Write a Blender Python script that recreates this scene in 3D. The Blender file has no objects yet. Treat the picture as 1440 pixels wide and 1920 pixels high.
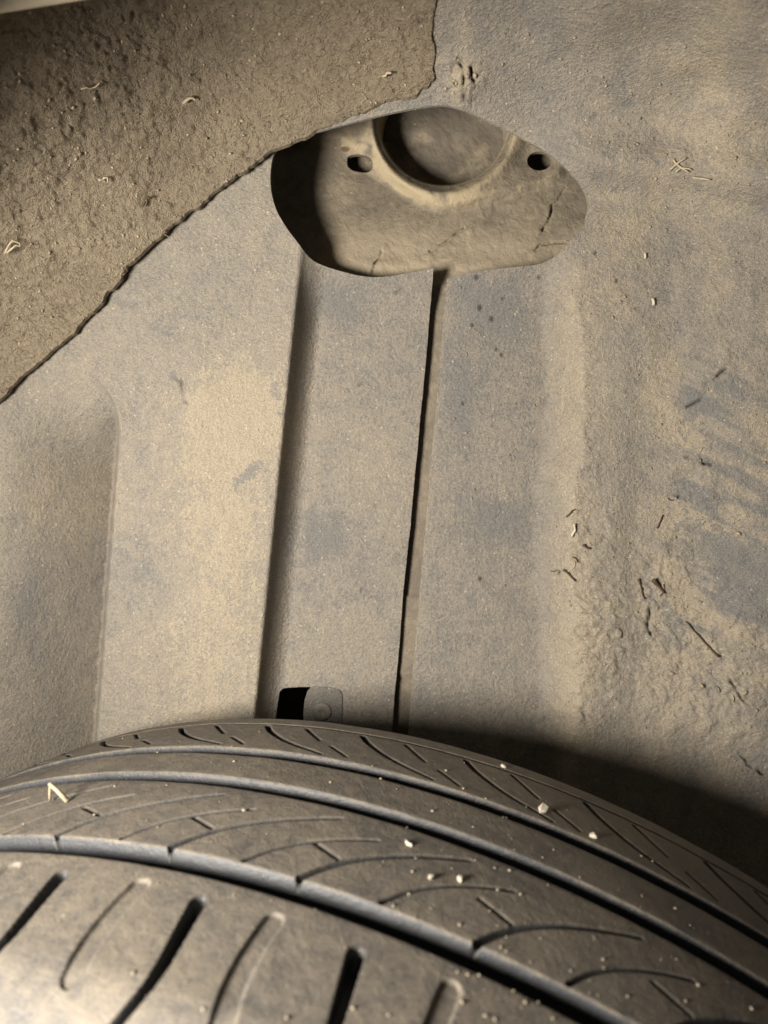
import bpy, math, random
import numpy as np
from mathutils import Matrix, Vector

random.seed(7); RNG = np.random.default_rng(7)
SC = bpy.context.scene
COL = SC.collection

# ------------------------------------------------------------------ frame of reference
# The tyre's axle is the world Y axis (towards the car is +Y), its axle height 0.315 m; the
# photograph's ellipses of tread grooves give the camera pose relative to that tyre.
F = 1495.0; PW, PH = 1440.0, 1920.0
AX = np.array([0.33716645, -0.15517046, 0.92856928])      # axle, in lens coordinates (x right, y down, z forward)
UPV = np.array([-0.05295974, -0.98788771, -0.14585314])   # up
RT = np.cross(AX, UPV)
CC = np.array([-0.0085, 0.385, 0.3467])                   # wheel centre at the inner tread edge
R0 = 0.315
def to_world(P):
    q = np.asarray(P, float) - CC
    return np.stack([q @ RT, q @ AX, q @ UPV + R0], -1)
def dir_world(d):
    d = np.asarray(d, float)
    return np.stack([d @ RT, d @ AX, d @ UPV], -1)
def ray(px, py):
    px = np.asarray(px, float); py = np.asarray(py, float)
    return np.stack([(px - PW/2)/F, (py - PH/2)/F, np.ones_like(px)], -1)
CAMP = to_world(np.zeros(3))
BACK = dir_world(np.array([0.06, -0.08, 1.0])); BACK /= np.linalg.norm(BACK)   # into the car body

# ------------------------------------------------------------------ camera
cam_d = bpy.data.cameras.new('camera'); cam = bpy.data.objects.new('camera', cam_d); COL.objects.link(cam)
cam_d.sensor_fit = 'VERTICAL'; cam_d.sensor_height = 24.0; cam_d.lens = 24.0*F/PH
cam_d.clip_start = 0.005; cam_d.clip_end = 50
mx, my, mz = dir_world([1, 0, 0]), dir_world([0, -1, 0]), dir_world([0, 0, -1])
cam.matrix_world = Matrix(((mx[0], my[0], mz[0], CAMP[0]), (mx[1], my[1], mz[1], CAMP[1]),
                           (mx[2], my[2], mz[2], CAMP[2]), (0, 0, 0, 1)))
cam_d.dof.use_dof = True; cam_d.dof.focus_distance = 0.325; cam_d.dof.aperture_fstop = 8.0
SC.camera = cam

# ------------------------------------------------------------------ light: a hand torch left of the lens, plus faint garage ambient
w = bpy.data.worlds.new('World'); SC.world = w; w.use_nodes = True
bg = w.node_tree.nodes['Background']; bg.inputs[0].default_value = (1.0, 0.90, 0.76, 1); bg.inputs[1].default_value = 0.06
LPOS = to_world([-0.217, 0.040, 0.0]); LAIM = to_world(ray(1330, 900)*0.335)
sl = bpy.data.lights.new('torch_light', 'SPOT'); sl.energy = 18.3; sl.color = (1.0, 0.918, 0.805)
sl.shadow_soft_size = 0.055; sl.spot_size = math.radians(128); sl.spot_blend = 0.9
lo = bpy.data.objects.new('torch_light', sl); COL.objects.link(lo); lo.location = LPOS
lo.rotation_euler = Vector(LAIM - LPOS).to_track_quat('-Z', 'Y').to_euler()

SC.view_settings.view_transform = 'Standard'; SC.view_settings.look = 'None'
SC.view_settings.exposure = 0.0; SC.view_settings.gamma = 1.0

# ------------------------------------------------------------------ numpy helpers
def _hash(ix, iy, seed):
    h = (ix.astype(np.int64)*374761393 + iy.astype(np.int64)*668265263 + seed*1274126177) & 0xffffffff
    h = ((h ^ (h >> 13))*1274126177) & 0xffffffff
    return ((h ^ (h >> 16)) & 0xffff)/65535.0
def vnoise(x, y, seed=0):
    ix = np.floor(x); iy = np.floor(y); fx = x-ix; fy = y-iy
    fx = fx*fx*fx*(fx*(fx*6-15)+10); fy = fy*fy*fy*(fy*(fy*6-15)+10)
    ix = ix.astype(np.int64); iy = iy.astype(np.int64)
    a = _hash(ix, iy, seed); b = _hash(ix+1, iy, seed); c = _hash(ix, iy+1, seed); d = _hash(ix+1, iy+1, seed)
    return (a*(1-fx)+b*fx)*(1-fy) + (c*(1-fx)+d*fx)*fy
def fbm(x, y, scale, octv=4, seed=0, gain=0.5):
    s = 0; amp = 1; tot = 0; f = 1.0/scale
    for o in range(octv):
        c, sn = math.cos(o*1.1+.3), math.sin(o*1.1+.3)
        s = s + amp*vnoise((x*c-y*sn)*f, (x*sn+y*c)*f, seed+o*17); tot += amp; amp *= gain; f *= 2.03
    return s/tot - 0.5
def sst(a, b, x):
    t = np.clip((x-a)/(b-a), 0, 1); return t*t*(3-2*t)
def seg_near(P, poly, closed):
    """nearest point on a polyline: distance, nearest point, parameter along it"""
    poly = np.asarray(poly, float); A = poly if closed else poly[:-1]; B = np.roll(poly, -1, 0) if closed else poly[1:]
    best = np.full(len(P), 1e18); near = np.zeros((len(P), 2)); par = np.zeros(len(P)); side = np.zeros(len(P))
    L = np.concatenate([[0], np.cumsum(np.linalg.norm(B-A, axis=1))])
    for i in range(len(A)):
        d = B[i]-A[i]; l2 = max(d@d, 1e-12)
        t = np.clip(((P-A[i])@d)/l2, 0, 1); q = A[i]+t[:, None]*d; e = P-q; dd = (e*e).sum(1)
        m = dd < best
        best[m] = dd[m]; near[m] = q[m]; par[m] = (L[i]+t[m]*(L[i+1]-L[i]))/L[-1]
        side[m] = d[0]*e[m, 1]-d[1]*e[m, 0]
    return np.sqrt(best), near, par, np.sign(side)
def inside(P, poly):
    poly = np.asarray(poly, float); x, y = P[:, 0], P[:, 1]; r = np.zeros(len(P), bool)
    a = poly; b = np.roll(poly, -1, 0)
    for (x0, y0), (x1, y1) in zip(a, b):
        if y0 == y1: continue
        m = ((y0 > y) != (y1 > y)) & (x < (x1-x0)*(y-y0)/(y1-y0)+x0); r ^= m
    return r
def smooth_poly(pts, n=2, closed=False):
    p = np.asarray(pts, float)
    for _ in range(n):
        if closed: q = np.roll(p, -1, 0); p = np.stack([.75*p+.25*q, .25*p+.75*q], 1).reshape(-1, 2)
        else: m = np.stack([.75*p[:-1]+.25*p[1:], .25*p[:-1]+.75*p[1:]], 1).reshape(-1, 2); p = np.concatenate([p[:1], m, p[-1:]])
    return p
def rough_line(pts, step, amp, seed, scale=14):
    p = np.asarray(pts, float); out = []
    for a, b in zip(p[:-1], p[1:]):
        n = max(1, int(np.linalg.norm(b-a)/step)); out += [a+(b-a)*i/n for i in range(n)]
    out = np.array(out+[p[-1]]); s = np.arange(len(out))*step
    out[:, 0] += amp*2*fbm(s, s*0+3.3, scale, 3, seed); out[:, 1] += amp*2*fbm(s, s*0+9.1, scale, 3, seed+5)
    return out
def pl(px, pts):
    pts = np.asarray(pts, float); return np.interp(px, pts[:, 0], pts[:, 1])

# ------------------------------------------------------------------ object helpers
def link(name, me, mat, parent=None):
    o = bpy.data.objects.new(name, me); COL.objects.link(o)
    if mat: me.materials.append(mat)
    if parent is not None:
        o.parent = parent; o.matrix_parent_inverse = Matrix.Translation(-Vector(parent.location))
    return o
def mesh(name, V, Fc, mat, parent=None, smooth=True, masks=None, center=False):
    V = np.asarray(V, float); loc = None
    if center:
        loc = V.mean(0); loc[2] = V[:, 2].min(); V = V-loc
    me = bpy.data.meshes.new(name)
    Fc = np.asarray(Fc)
    if Fc.dtype == object or Fc.ndim != 2: me.from_pydata(V.tolist(), [], [list(map(int, f)) for f in Fc])
    else:
        n, k = Fc.shape
        me.vertices.add(len(V)); me.vertices.foreach_set('co', V.astype(np.float32).ravel())
        me.loops.add(n*k); me.loops.foreach_set('vertex_index', Fc.astype(np.int32).ravel())
        me.polygons.add(n); me.polygons.foreach_set('loop_start', np.arange(0, n*k, k, dtype=np.int32))
        me.update(calc_edges=True); me.validate()
    if smooth: me.polygons.foreach_set('use_smooth', np.ones(len(me.polygons), bool))
    if masks is not None:
        at = me.color_attributes.new('mask', 'FLOAT_COLOR', 'POINT')
        m = np.ones((len(V), 4), np.float32); m[:, :3] = np.clip(masks, 0, 1); at.data.foreach_set('color', m.ravel())
    o = link(name, me, mat, parent)
    if loc is not None: o.location = loc
    return o
def thing(name, label, cat, loc, group=None):
    o = bpy.data.objects.new(name, None); COL.objects.link(o); o.location = Vector(loc); o.empty_display_size = 0.02
    return tag(o, label, cat, group)
def tag(o, label, cat, group=None):
    o['label'] = label; o['category'] = cat
    if group: o['group'] = group
    return o

def sheet(name, loops, step, depth, mask, mat, parent=None, thick=0.002, bbox=None, skirts=None):
    """a moulded panel: a fine grid trimmed to outlines (first loop outer, others holes), relief from depth(x,y)"""
    outer = np.asarray(loops[0]); x0, y0 = outer.min(0)-step; x1, y1 = outer.max(0)+step
    nx = int((x1-x0)/step)+2; ny = int((y1-y0)/step)+2
    gx, gy = np.meshgrid(x0+np.arange(nx)*step, y0+np.arange(ny)*step)
    P = np.stack([gx.ravel(), gy.ravel()], 1)
    best = np.full((ny, nx), 9.0*step*step); nr = P.copy().reshape(ny, nx, 2); ins = np.ones((ny, nx), bool)
    xs = x0+np.arange(nx)*step; ys = y0+np.arange(ny)*step
    for i, lp in enumerate(loops):
        lp = np.asarray(lp); par = np.zeros((ny, nx), bool)
        for A, B in zip(lp, np.roll(lp, -1, 0)):
            if A[1] != B[1]:                                     # even-odd crossing, only on the rows the edge spans
                r0, r1 = np.searchsorted(ys, [min(A[1], B[1]), max(A[1], B[1])])
                if r1 > r0:
                    xi = A[0]+(ys[r0:r1]-A[1])*(B[0]-A[0])/(B[1]-A[1]); par[r0:r1] ^= xs[None] < xi[:, None]
            c0, c1 = np.searchsorted(xs, [min(A[0], B[0])-2*step, max(A[0], B[0])+2*step]); r0, r1 = np.searchsorted(ys, [min(A[1], B[1])-2*step, max(A[1], B[1])+2*step])
            if c1 <= c0 or r1 <= r0: continue
            q = np.stack([gx[r0:r1, c0:c1], gy[r0:r1, c0:c1]], 2); d = B-A
            t = np.clip(((q-A)@d)/max(d@d, 1e-12), 0, 1); n_ = A+t[..., None]*d; dd = ((q-n_)**2).sum(2)
            m = dd < best[r0:r1, c0:c1]; best[r0:r1, c0:c1][m] = dd[m]; nr[r0:r1, c0:c1][m] = n_[m]
        ins &= (par if i == 0 else ~par)
    d = np.sqrt(best).ravel(); sd = np.where(ins.ravel(), d, -d); nr = nr.reshape(-1, 2)
    snap = np.abs(sd) < 0.72*step
    P[snap] = nr[snap]; ok = (sd > 0) | snap
    idx = np.arange(nx*ny).reshape(ny, nx)
    a, b, c, d = idx[:-1, :-1].ravel(), idx[:-1, 1:].ravel(), idx[1:, 1:].ravel(), idx[1:, :-1].ravel()
    alt = ((np.arange(len(a)) // 1) % 2).astype(bool)
    T = np.concatenate([np.stack([a, d, c], 1), np.stack([a, c, b], 1)])
    T = T[ok[T].all(1)]
    cen = P[T].mean(1); keep = ~(snap[T].all(1))
    chk = np.where(~keep)[0]
    if len(chk):
        okc = inside(cen[chk], outer)
        for lp in loops[1:]: okc &= ~inside(cen[chk], np.asarray(lp))
        e1 = P[T[chk, 1]]-P[T[chk, 0]]; e2 = P[T[chk, 2]]-P[T[chk, 0]]
        okc &= np.abs(e1[:, 0]*e2[:, 1]-e1[:, 1]*e2[:, 0]) > 0.02*step*step
        keep[chk] = okc
    T = T[keep]
    used = np.unique(T); rem = np.full(len(P), -1); rem[used] = np.arange(len(used)); P = P[used]; T = rem[T]
    D = depth(P[:, 0], P[:, 1]); M = mask(P[:, 0], P[:, 1])
    V = to_world(ray(P[:, 0], P[:, 1])*D[:, None])
    # rim: boundary edges pushed back by the panel's thickness
    E = np.concatenate([T[:, [0, 1]], T[:, [1, 2]], T[:, [2, 0]]])
    key = np.minimum(E[:, 0], E[:, 1])*len(P)+np.maximum(E[:, 0], E[:, 1])
    u, inv, cnt = np.unique(key, return_inverse=True, return_counts=True)
    BE = E[cnt[inv] == 1]
    bv = np.unique(BE); m2 = np.full(len(P), -1); m2[bv] = np.arange(len(bv))
    n0 = len(V)
    # two copies so that the rim keeps a crisp edge
    V = np.concatenate([V, V[bv], V[bv]+BACK*thick]); M = np.concatenate([M, M[bv], M[bv]*np.array([.8, .3, 1])])
    i0, i1 = m2[BE[:, 0]]+n0, m2[BE[:, 1]]+n0; k = len(bv)
    T = np.concatenate([T, np.stack([i1, i0, i0+k], 1), np.stack([i1, i0+k, i1+k], 1)])
    return mesh(name, V, T, mat, parent, True, M)

# ------------------------------------------------------------------ materials
class NT:
    def __init__(s, name):
        s.m = bpy.data.materials.new(name); s.m.use_nodes = True; s.t = s.m.node_tree; s.t.nodes.clear()
        s.out = s.t.nodes.new('ShaderNodeOutputMaterial'); s.b = s.t.nodes.new('ShaderNodeBsdfPrincipled')
        s.t.links.new(s.b.outputs[0], s.out.inputs[0])
        tc = s.t.nodes.new('ShaderNodeTexCoord'); s.co = tc.outputs['Object']
    def lk(s, a, b): s.t.links.new(a, b)
    def put(s, sock, v):
        if hasattr(v, 'is_output') or isinstance(v, bpy.types.NodeSocket): s.lk(v, sock)
        else: sock.default_value = v
    def noise(s, scale, detail=4, rough=.55, dist=0.0, off=0.0, stretch=None, out='Fac'):
        n = s.t.nodes.new('ShaderNodeTexNoise'); n.inputs['Scale'].default_value = scale
        n.inputs['Detail'].default_value = detail; n.inputs['Roughness'].default_value = rough; n.inputs['Distortion'].default_value = dist
        mp = s.t.nodes.new('ShaderNodeMapping'); mp.inputs['Location'].default_value = (off, off*1.7, off*.6)
        if stretch: mp.inputs['Scale'].default_value = stretch
        s.lk(s.co, mp.inputs[0]); s.lk(mp.outputs[0], n.inputs['Vector'])
        return n.outputs[out]
    def vor(s, scale, out='Distance', feature='F1', rand=1.0):
        n = s.t.nodes.new('ShaderNodeTexVoronoi'); n.feature = feature; n.inputs['Scale'].default_value = scale
        n.inputs['Randomness'].default_value = rand; s.lk(s.co, n.inputs['Vector']); return n.outputs[out]
    def ma(s, op, a, b=0.0, c=None):
        n = s.t.nodes.new('ShaderNodeMath'); n.operation = op; s.put(n.inputs[0], a); s.put(n.inputs[1], b)
        if c is not None: s.put(n.inputs[2], c)
        return n.outputs[0]
    def rng(s, x, a, b, c=0.0, d=1.0):
        n = s.t.nodes.new('ShaderNodeMapRange'); n.interpolation_type = 'SMOOTHSTEP'
        s.put(n.inputs[0], x)
        for i, v in enumerate((a, b, c, d)): s.put(n.inputs[i+1], v)
        return n.outputs[0]
    def mix(s, f, a, b, mode='MIX'):
        n = s.t.nodes.new('ShaderNodeMix'); n.data_type = 'RGBA'; n.blend_type = mode
        s.put(n.inputs[0], f)
        for i, v in ((6, a), (7, b)):
            if isinstance(v, tuple): n.inputs[i].default_value = (*v, 1) if len(v) == 3 else v
            else: s.lk(v, n.inputs[i])
        return n.outputs[2]
    def mask(s):
        n = s.t.nodes.new('ShaderNodeAttribute'); n.attribute_name = 'mask'
        q = s.t.nodes.new('ShaderNodeSeparateColor'); s.lk(n.outputs['Color'], q.inputs[0]); return q.outputs
    def bump(s, h, dist, strength=1.0, normal=None):
        n = s.t.nodes.new('ShaderNodeBump'); n.inputs['Distance'].default_value = dist; n.inputs['Strength'].default_value = strength
        s.lk(h, n.inputs['Height'])
        if normal: s.lk(normal, n.inputs['Normal'])
        return n.outputs[0]
    def done(s, col, rough=.85, spec=.25, normal=None):
        s.put(s.b.inputs['Base Color'], col if not isinstance(col, tuple) else (*col, 1)); s.put(s.b.inputs['Roughness'], rough)
        s.b.inputs['Specular IOR Level'].default_value = spec
        if normal: s.lk(normal, s.b.inputs['Normal'])
        return s.m

def mat_liner():
    n = NT('dusty_plastic'); mk = n.mask()
    n1 = n.noise(22, 7, .62); n2 = n.noise(150, 6, .62, 0.4); n3 = n.noise(700, 5, .65); n4 = n.noise(1500, 4, .65, .3, 0, (1, 1, 2.2))
    d = n.ma('ADD', mk[0], n.ma('MULTIPLY', n.ma('SUBTRACT', n1, .5), .32))
    d = n.ma('ADD', d, n.ma('MULTIPLY', n.ma('SUBTRACT', n2, .5), .72))
    d = n.ma('ADD', d, n.ma('MULTIPLY', n.ma('SUBTRACT', n3, .5), 1.05))
    run = n.noise(90, 4, .6, .3, 7.0, (1, 1, .10)); d = n.ma('ADD', d, n.ma('MULTIPLY', n.ma('SUBTRACT', run, .5), .24))
    film = n.rng(d, .12, .55); cake = n.rng(d, .54, .74)
    c = n.mix(film, (.178, .173, .163), (.268, .240, .200))
    c = n.mix(cake, c, (.335, .290, .222))
    # blue-grey bare patches rubbed clean
    g = n.rng(n.ma('ADD', mk[1], n.ma('ADD', n.ma('MULTIPLY', n.ma('SUBTRACT', n2, .5), 1.9), n.ma('MULTIPLY', n.ma('SUBTRACT', n3, .5), 1.5))), .38, .56)
    c = n.mix(n.ma('MULTIPLY', g, .70), c, (.165, .166, .164))
    # fine curled fibres and mineral grains
    r1 = n.noise(620, 2, .5, .8, 3.1, (.55, .55, 1.9)); r2 = n.noise(700, 2, .5, .6, 11.0)
    f1 = n.ma('SUBTRACT', 1.0, n.rng(n.ma('ABSOLUTE', n.ma('SUBTRACT', r1, .5)), .006, .026))
    f1 = n.ma('MULTIPLY', f1, n.rng(r2, .56, .62))
    vr = n.vor(520); vc = n.vor(520, 'Color')
    sp = n.ma('MULTIPLY', n.ma('SUBTRACT', 1.0, n.rng(vr, .12, .28)), n.rng(vc, .78, .82))
    fz = n.ma('MAXIMUM', n.ma('MULTIPLY', f1, .45), n.ma('MULTIPLY', sp, .75))
    c = n.mix(n.ma('MULTIPLY', fz, .85), c, (.56, .51, .42))
    grain = n.rng(n4, .32, .68, .72, 1.26); c = n.mix(1.0, c, n.mix(1.0, (1, 1, 1), grain, 'MULTIPLY'), 'MULTIPLY')
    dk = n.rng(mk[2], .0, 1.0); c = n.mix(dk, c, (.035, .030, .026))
    h = n.ma('ADD', n.ma('MULTIPLY', n3, .9), n.ma('MULTIPLY', n4, .45)); h = n.ma('ADD', h, n.ma('MULTIPLY', fz, .15))
    h = n.ma('ADD', h, n.ma('MULTIPLY', n2, .9))
    ro = n.rng(d, .1, .7, .62, .92)
    return n.done(c, ro, .32, n.bump(h, .0016, .9))
def mat_felt():
    n = NT('muddy_felt'); mk = n.mask()
    n1 = n.noise(30, 6, .6); n2 = n.noise(170, 8, .72, .6); n3 = n.noise(900, 5, .7, .5); n4 = n.noise(420, 4, .7, 1.5, 5)
    d = n.ma('ADD', mk[0], n.ma('MULTIPLY', n.ma('SUBTRACT', n1, .5), .8))
    d = n.ma('ADD', d, n.ma('MULTIPLY', n.ma('SUBTRACT', n2, .5), .9))
    c = n.mix(n.rng(d, .15, .8), (.215, .178, .134), (.385, .320, .232))
    c = n.mix(n.rng(n3, .58, .72, 0, .55), c, (.36, .30, .21)); c = n.mix(n.rng(n4, .34, .47, .7, 0), c, (.105, .086, .066))
    h = n.ma('ADD', n.ma('MULTIPLY', n2, 1.6), n.ma('ADD', n.ma('MULTIPLY', n3, .7), n.ma('MULTIPLY', n4, .8)))
    return n.done(c, .95, .12, n.bump(h, .0034, 1.0))
def mat_rubber():
    n = NT('dusty_rubber'); mk = n.mask()
    n1 = n.noise(35, 6, .6); n2 = n.noise(260, 6, .6, .5); n3 = n.noise(1300, 4, .6)
    d = n.ma('ADD', mk[0], n.ma('ADD', n.ma('MULTIPLY', n.ma('SUBTRACT', n1, .5), .5), n.ma('ADD', n.ma('MULTIPLY', n.ma('SUBTRACT', n2, .5), .6), n.ma('MULTIPLY', n.ma('SUBTRACT', n3, .5), .5))))
    c = n.mix(n.rng(d, .20, .95), (.042, .045, .051), (.192, .165, .128))
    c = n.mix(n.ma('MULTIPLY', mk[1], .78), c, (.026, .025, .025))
    vr = n.vor(420); vc = n.vor(420, 'Color')
    sp = n.ma('MULTIPLY', n.ma('SUBTRACT', 1.0, n.rng(vr, .06, .16)), n.rng(vc, .88, .90))
    c = n.mix(n.ma('MULTIPLY', n.ma('MULTIPLY', sp, mk[0]), .45), c, (.30, .26, .20))
    h = n.ma('ADD', n.ma('MULTIPLY', n2, .6), n.ma('MULTIPLY', n3, .4))
    return n.done(c, n.rng(d, .0, .9, .42, .72), .45, n.bump(h, .0008, .75))
def mat_bracket():
    n = NT('muddy_metal'); mk = n.mask()
    n1 = n.noise(40, 6, .6); n2 = n.noise(220, 6, .65, .5); n3 = n.noise(1100, 4, .6)
    d = n.ma('ADD', mk[0], n.ma('ADD', n.ma('MULTIPLY', n.ma('SUBTRACT', n1, .5), .8), n.ma('ADD', n.ma('MULTIPLY', n.ma('SUBTRACT', n2, .5), .8), n.ma('MULTIPLY', n.ma('SUBTRACT', n3, .5), .5))))
    c = n.mix(n.rng(d, .1, .9), (.125, .108, .086), (.275, .232, .168))
    c = n.mix(n.ma('MULTIPLY', n.rng(n.ma('ADD', mk[1], n.ma('MULTIPLY', n.ma('SUBTRACT', n2, .5), .8)), .35, .75), .9), c, (.36, .30, .20))
    c = n.mix(n.rng(n.ma('ADD', mk[2], n.ma('MULTIPLY', n.ma('SUBTRACT', n2, .5), .9)), .45, .75, 0, .85), c, (.085, .050, .030))
    vr = n.vor(330); vc = n.vor(330, 'Color')
    sp = n.ma('MULTIPLY', n.ma('SUBTRACT', 1.0, n.rng(vr, .10, .22)), n.rng(vc, .86, .89)); c = n.mix(n.ma('MULTIPLY', sp, .45), c, (.45, .39, .30))
    h = n.ma('ADD', n.ma('MULTIPLY', n2, .8), n.ma('MULTIPLY', n3, .3))
    return n.done(c, .8, .3, n.bump(h, .0013, .8))
def mat_plain(name, col, rough=.7, spec=.3, var=.35, scale=600):
    n = NT(name); a = n.noise(scale, 4, .6); b = n.noise(scale*.12, 3, .6, 0, 2)
    f = n.ma('ADD', n.ma('MULTIPLY', a, .6), n.ma('MULTIPLY', b, .4))
    lo_ = tuple(x*(1-var) for x in col); hi = tuple(min(.9, x*(1+var)) for x in col)
    return n.done(n.mix(n.rng(f, .3, .7), lo_, hi), rough, spec, n.bump(a, .0004, .6))
M_LIN = mat_liner(); M_FELT = mat_felt(); M_RUB = mat_rubber(); M_BR = mat_bracket()
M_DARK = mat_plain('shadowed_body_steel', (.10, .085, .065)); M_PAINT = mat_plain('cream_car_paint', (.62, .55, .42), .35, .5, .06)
M_STRAW = mat_plain('dry_straw', (.33, .28, .195), .6, .3, .3, 900); M_STONE = mat_plain('pale_grit', (.43, .39, .32), .8, .3, .25, 900)
M_GRIT = mat_plain('tan_grit', (.30, .26, .20), .85, .2, .3, 900)
M_TWIG = mat_plain('dark_twig', (.075, .052, .035), .85, .2, .4, 900); M_MUD = mat_plain('dried_mud', (.25, .212, .158), .95, .15, .35, 700)
M_FIB = mat_plain('felt_fibre', (.26, .215, .155), .9, .15, .55, 260); M_CLIP = mat_plain('grey_plastic_clip', (.115, .105, .09), .6, .4, .3, 500)

# ------------------------------------------------------------------ panel relief (metres in front of the liner's base plane)
def base(px, py):
    x = (px-PW/2)/F; y = (py-PH/2)/F
    return 1.0/(2.86+0.25*x-0.38*y)
def crest(py): return 560-0.1*(py-540)
def blobs(px, py, L, seed=50):
    wx = px+60*fbm(px, py, 90, 4, seed); wy = py+60*fbm(px, py, 90, 4, seed+7)
    r = np.zeros_like(px)
    for (cx, cy, rx, ry, ang, amt) in L:
        c, s = math.cos(math.radians(ang)), math.sin(math.radians(ang)); dx, dy = wx-cx, wy-cy
        u, v = (dx*c+dy*s)/rx, (-dx*s+dy*c)/ry
        r = r+amt*np.exp(-(u*u+v*v)**1.1)
    return r
CRACKS_R = [
    [(1372, 655), (1366, 690), (1340, 710)], [(1325, 725), (1318, 745), (1290, 765)], [(1290, 855), (1310, 850), (1318, 868), (1332, 872)],
    [(1275, 930), (1290, 918), (1297, 912)], [(1385, 1415), (1400, 1432), (1440, 1458)], [(1372, 1275), (1385, 1300), (1405, 1325)],
    [(1218, 1140), (1212, 1165), (1222, 1190)], [(1045, 1070), (1040, 1095)], [(860, 120), (872, 150), (868, 180)], [(845, 135), (856, 160)],
    [(880, 130), (890, 160)]]
def roof_h(px, py):
    up = np.clip(360+0.12*np.clip(px-1000, 0, 400)-py, 0, None); return 0.062*(up/420.)**1.55
def right_depth(px, py):
    h = -0.0155*(1-sst(1008, 1092, px+8*np.sin(py/140.)+26*fbm(px, py, 110, 3, 95)))
    fade = sst(400, 640, py)                                    # the channel's right flank dies out towards the hole
    h = h*fade
    h += -0.0012*np.exp(-((px-1195+30*fbm(py, py*0, 160, 2, 91))/30)**2)*sst(600, 900, py)                        # shallow valley
    # arch roof comes forward above
    h += roof_h(px, py)
    h += 0.010*sst(1230, 1500, px)
    dd = (px-1150)*0.97-(py-300)*0.0
    h += 0.009*np.exp(-(((py-(300+0.10*(px-1100)))/52.)**2))*sst(940, 1110, px)+0.012*fbm(px, py*1.6, 280, 2, 41)*sst(870, 1000, px)*sst(440, 300, py)      # soft diagonal swage
    h += 0.005*fbm(px, py, 330, 2, 3)*sst(1040, 1150, px)
    h += 0.0016*fbm(px, py, 60, 4, 11)*sst(1020, 1120, px)
    mud = blobs(px, py, [(1110, 1200, 60, 130, 0, 1), (1330, 1280, 110, 110, 0, .8), (1240, 1130, 60, 80, 0, .6), (1080, 1040, 40, 60, 0, .5),
                         (1300, 880, 60, 60, 0, .25), (865, 145, 45, 55, 0, .9), (1270, 310, 45, 30, 0, .35), (1060, 1360, 60, 40, 0, .8)])
    h += mud*(0.0045*np.abs(fbm(px, py*1.15, 24, 3, 21))+0.0012)
    fl = np.clip(mud, 0, 1)+.5*blobs(px, py, [(1085, 1000, 60, 260, 0, 1), (1270, 1150, 140, 260, 0, .8)])
    h += 0.0008*sst(.02, .05, fbm(px, py, 46, 4, 77, .6))*sst(.12, .5, fl)+0.0004*sst(.04, .06, fbm(px, py, 30, 4, 79, .6))*sst(.12, .5, fl)
    P = np.stack([px, py], 1)
    m = (px > 780) & (px < 1460) & (py > 60) & (py < 1500)
    hh = np.zeros(m.sum())
    for k, c in enumerate(CRACKS_R):
        d, _, _, sgn = seg_near(P[m], rough_line(c, 3.5, 6, 31+k, 18), False); v = 1.9*np.clip(fbm(px[m], py[m], 16, 2, 60+k)+.15, 0, .6); hh += v*(-0.0040*np.exp(-(d/2.4)**2)+0.0010*np.clip(1-d/16., 0, 1)*(sgn > 0))
    h[m] += hh
    # lip that carries the hole's edge
    return base(px, py)-h
def left_depth(px, py):
    xc = crest(py); s = px-xc
    xx = np.clip((s+5)/54., 0, 1); h = -0.0172*(1-(1-xx)**1.8)*sst(-15, 7, s)*(0.35+0.65*sst(420, 610, py))
    # hollow panel at the far left: falls away towards its right edge, then a quick step back up
    xe = 226-0.075*(py-760)-70*np.clip((820-py)/130., 0, 1.2)**2.2; top = sst(690, 900, py+0.25*(220-px))
    ramp = np.clip((px-(xe-220))/220., 0, 1)**1.45
    h += -0.042*top*ramp*(1-sst(xe-3, xe+4, px))
    h += (0.003*fbm(px, py, 300, 2, 8)+0.0009*fbm(px, py, 50, 3, 13))*(1-sst(-60, 30, s))
    h += 0.0028*blobs(px, py, [(190, 790, 30, 40, 0, .9)])
    return base(px, py)-h
def left_mask(px, py):
    s = px-crest(py)
    dust = 0.46+0.20*np.exp(-((s+90)/90.)**2)*sst(560, 800, py)-0.08*sst(0, 60, s)
    dust += blobs(px, py, [(440, 800, 110, 90, -30, .34), (380, 980, 90, 80, 0, .10), (120, 950, 90, 80, 0, .22), (350, 560, 150, 90, 0, -.06),
                           (60, 1150, 60, 150, 0, -.10), (605, 1010, 50, 34, 0, -.30), (640, 560, 60, 40, 0, -.30), (250, 1080, 90, 70, 0, -.16), (700, 850, 60, 90, 0, .16), (640, 1220, 120, 90, 0, .12), (330, 1250, 120, 100, 0, .05)])
    bare = blobs(px, py, [(480, 895, 50, 18, -28, .75), (515, 760, 14, 60, 0, .5), (520, 950, 12, 60, 0, .45), (330, 710, 12, 26, -20, .55),
                          (640, 560, 60, 40, 0, .30), (60, 1130, 30, 110, 14, .50), (90, 1290, 26, 80, 0, .36), (180, 860, 40, 120, 8, .22), (300, 470, 140, 26, -40, .20)])
    dark = 0.75*blobs(px, py, [(338, 722, 7, 20, -25, .8), (685, 718, 3, 6, 0, .9), (672, 1107, 4, 9, 0, .8), (352, 758, 3, 8, -20, .7), (745, 555, 4, 4, 0, .7)], 90)
    return np.stack([dust, bare*.95, dark], 1)
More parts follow.
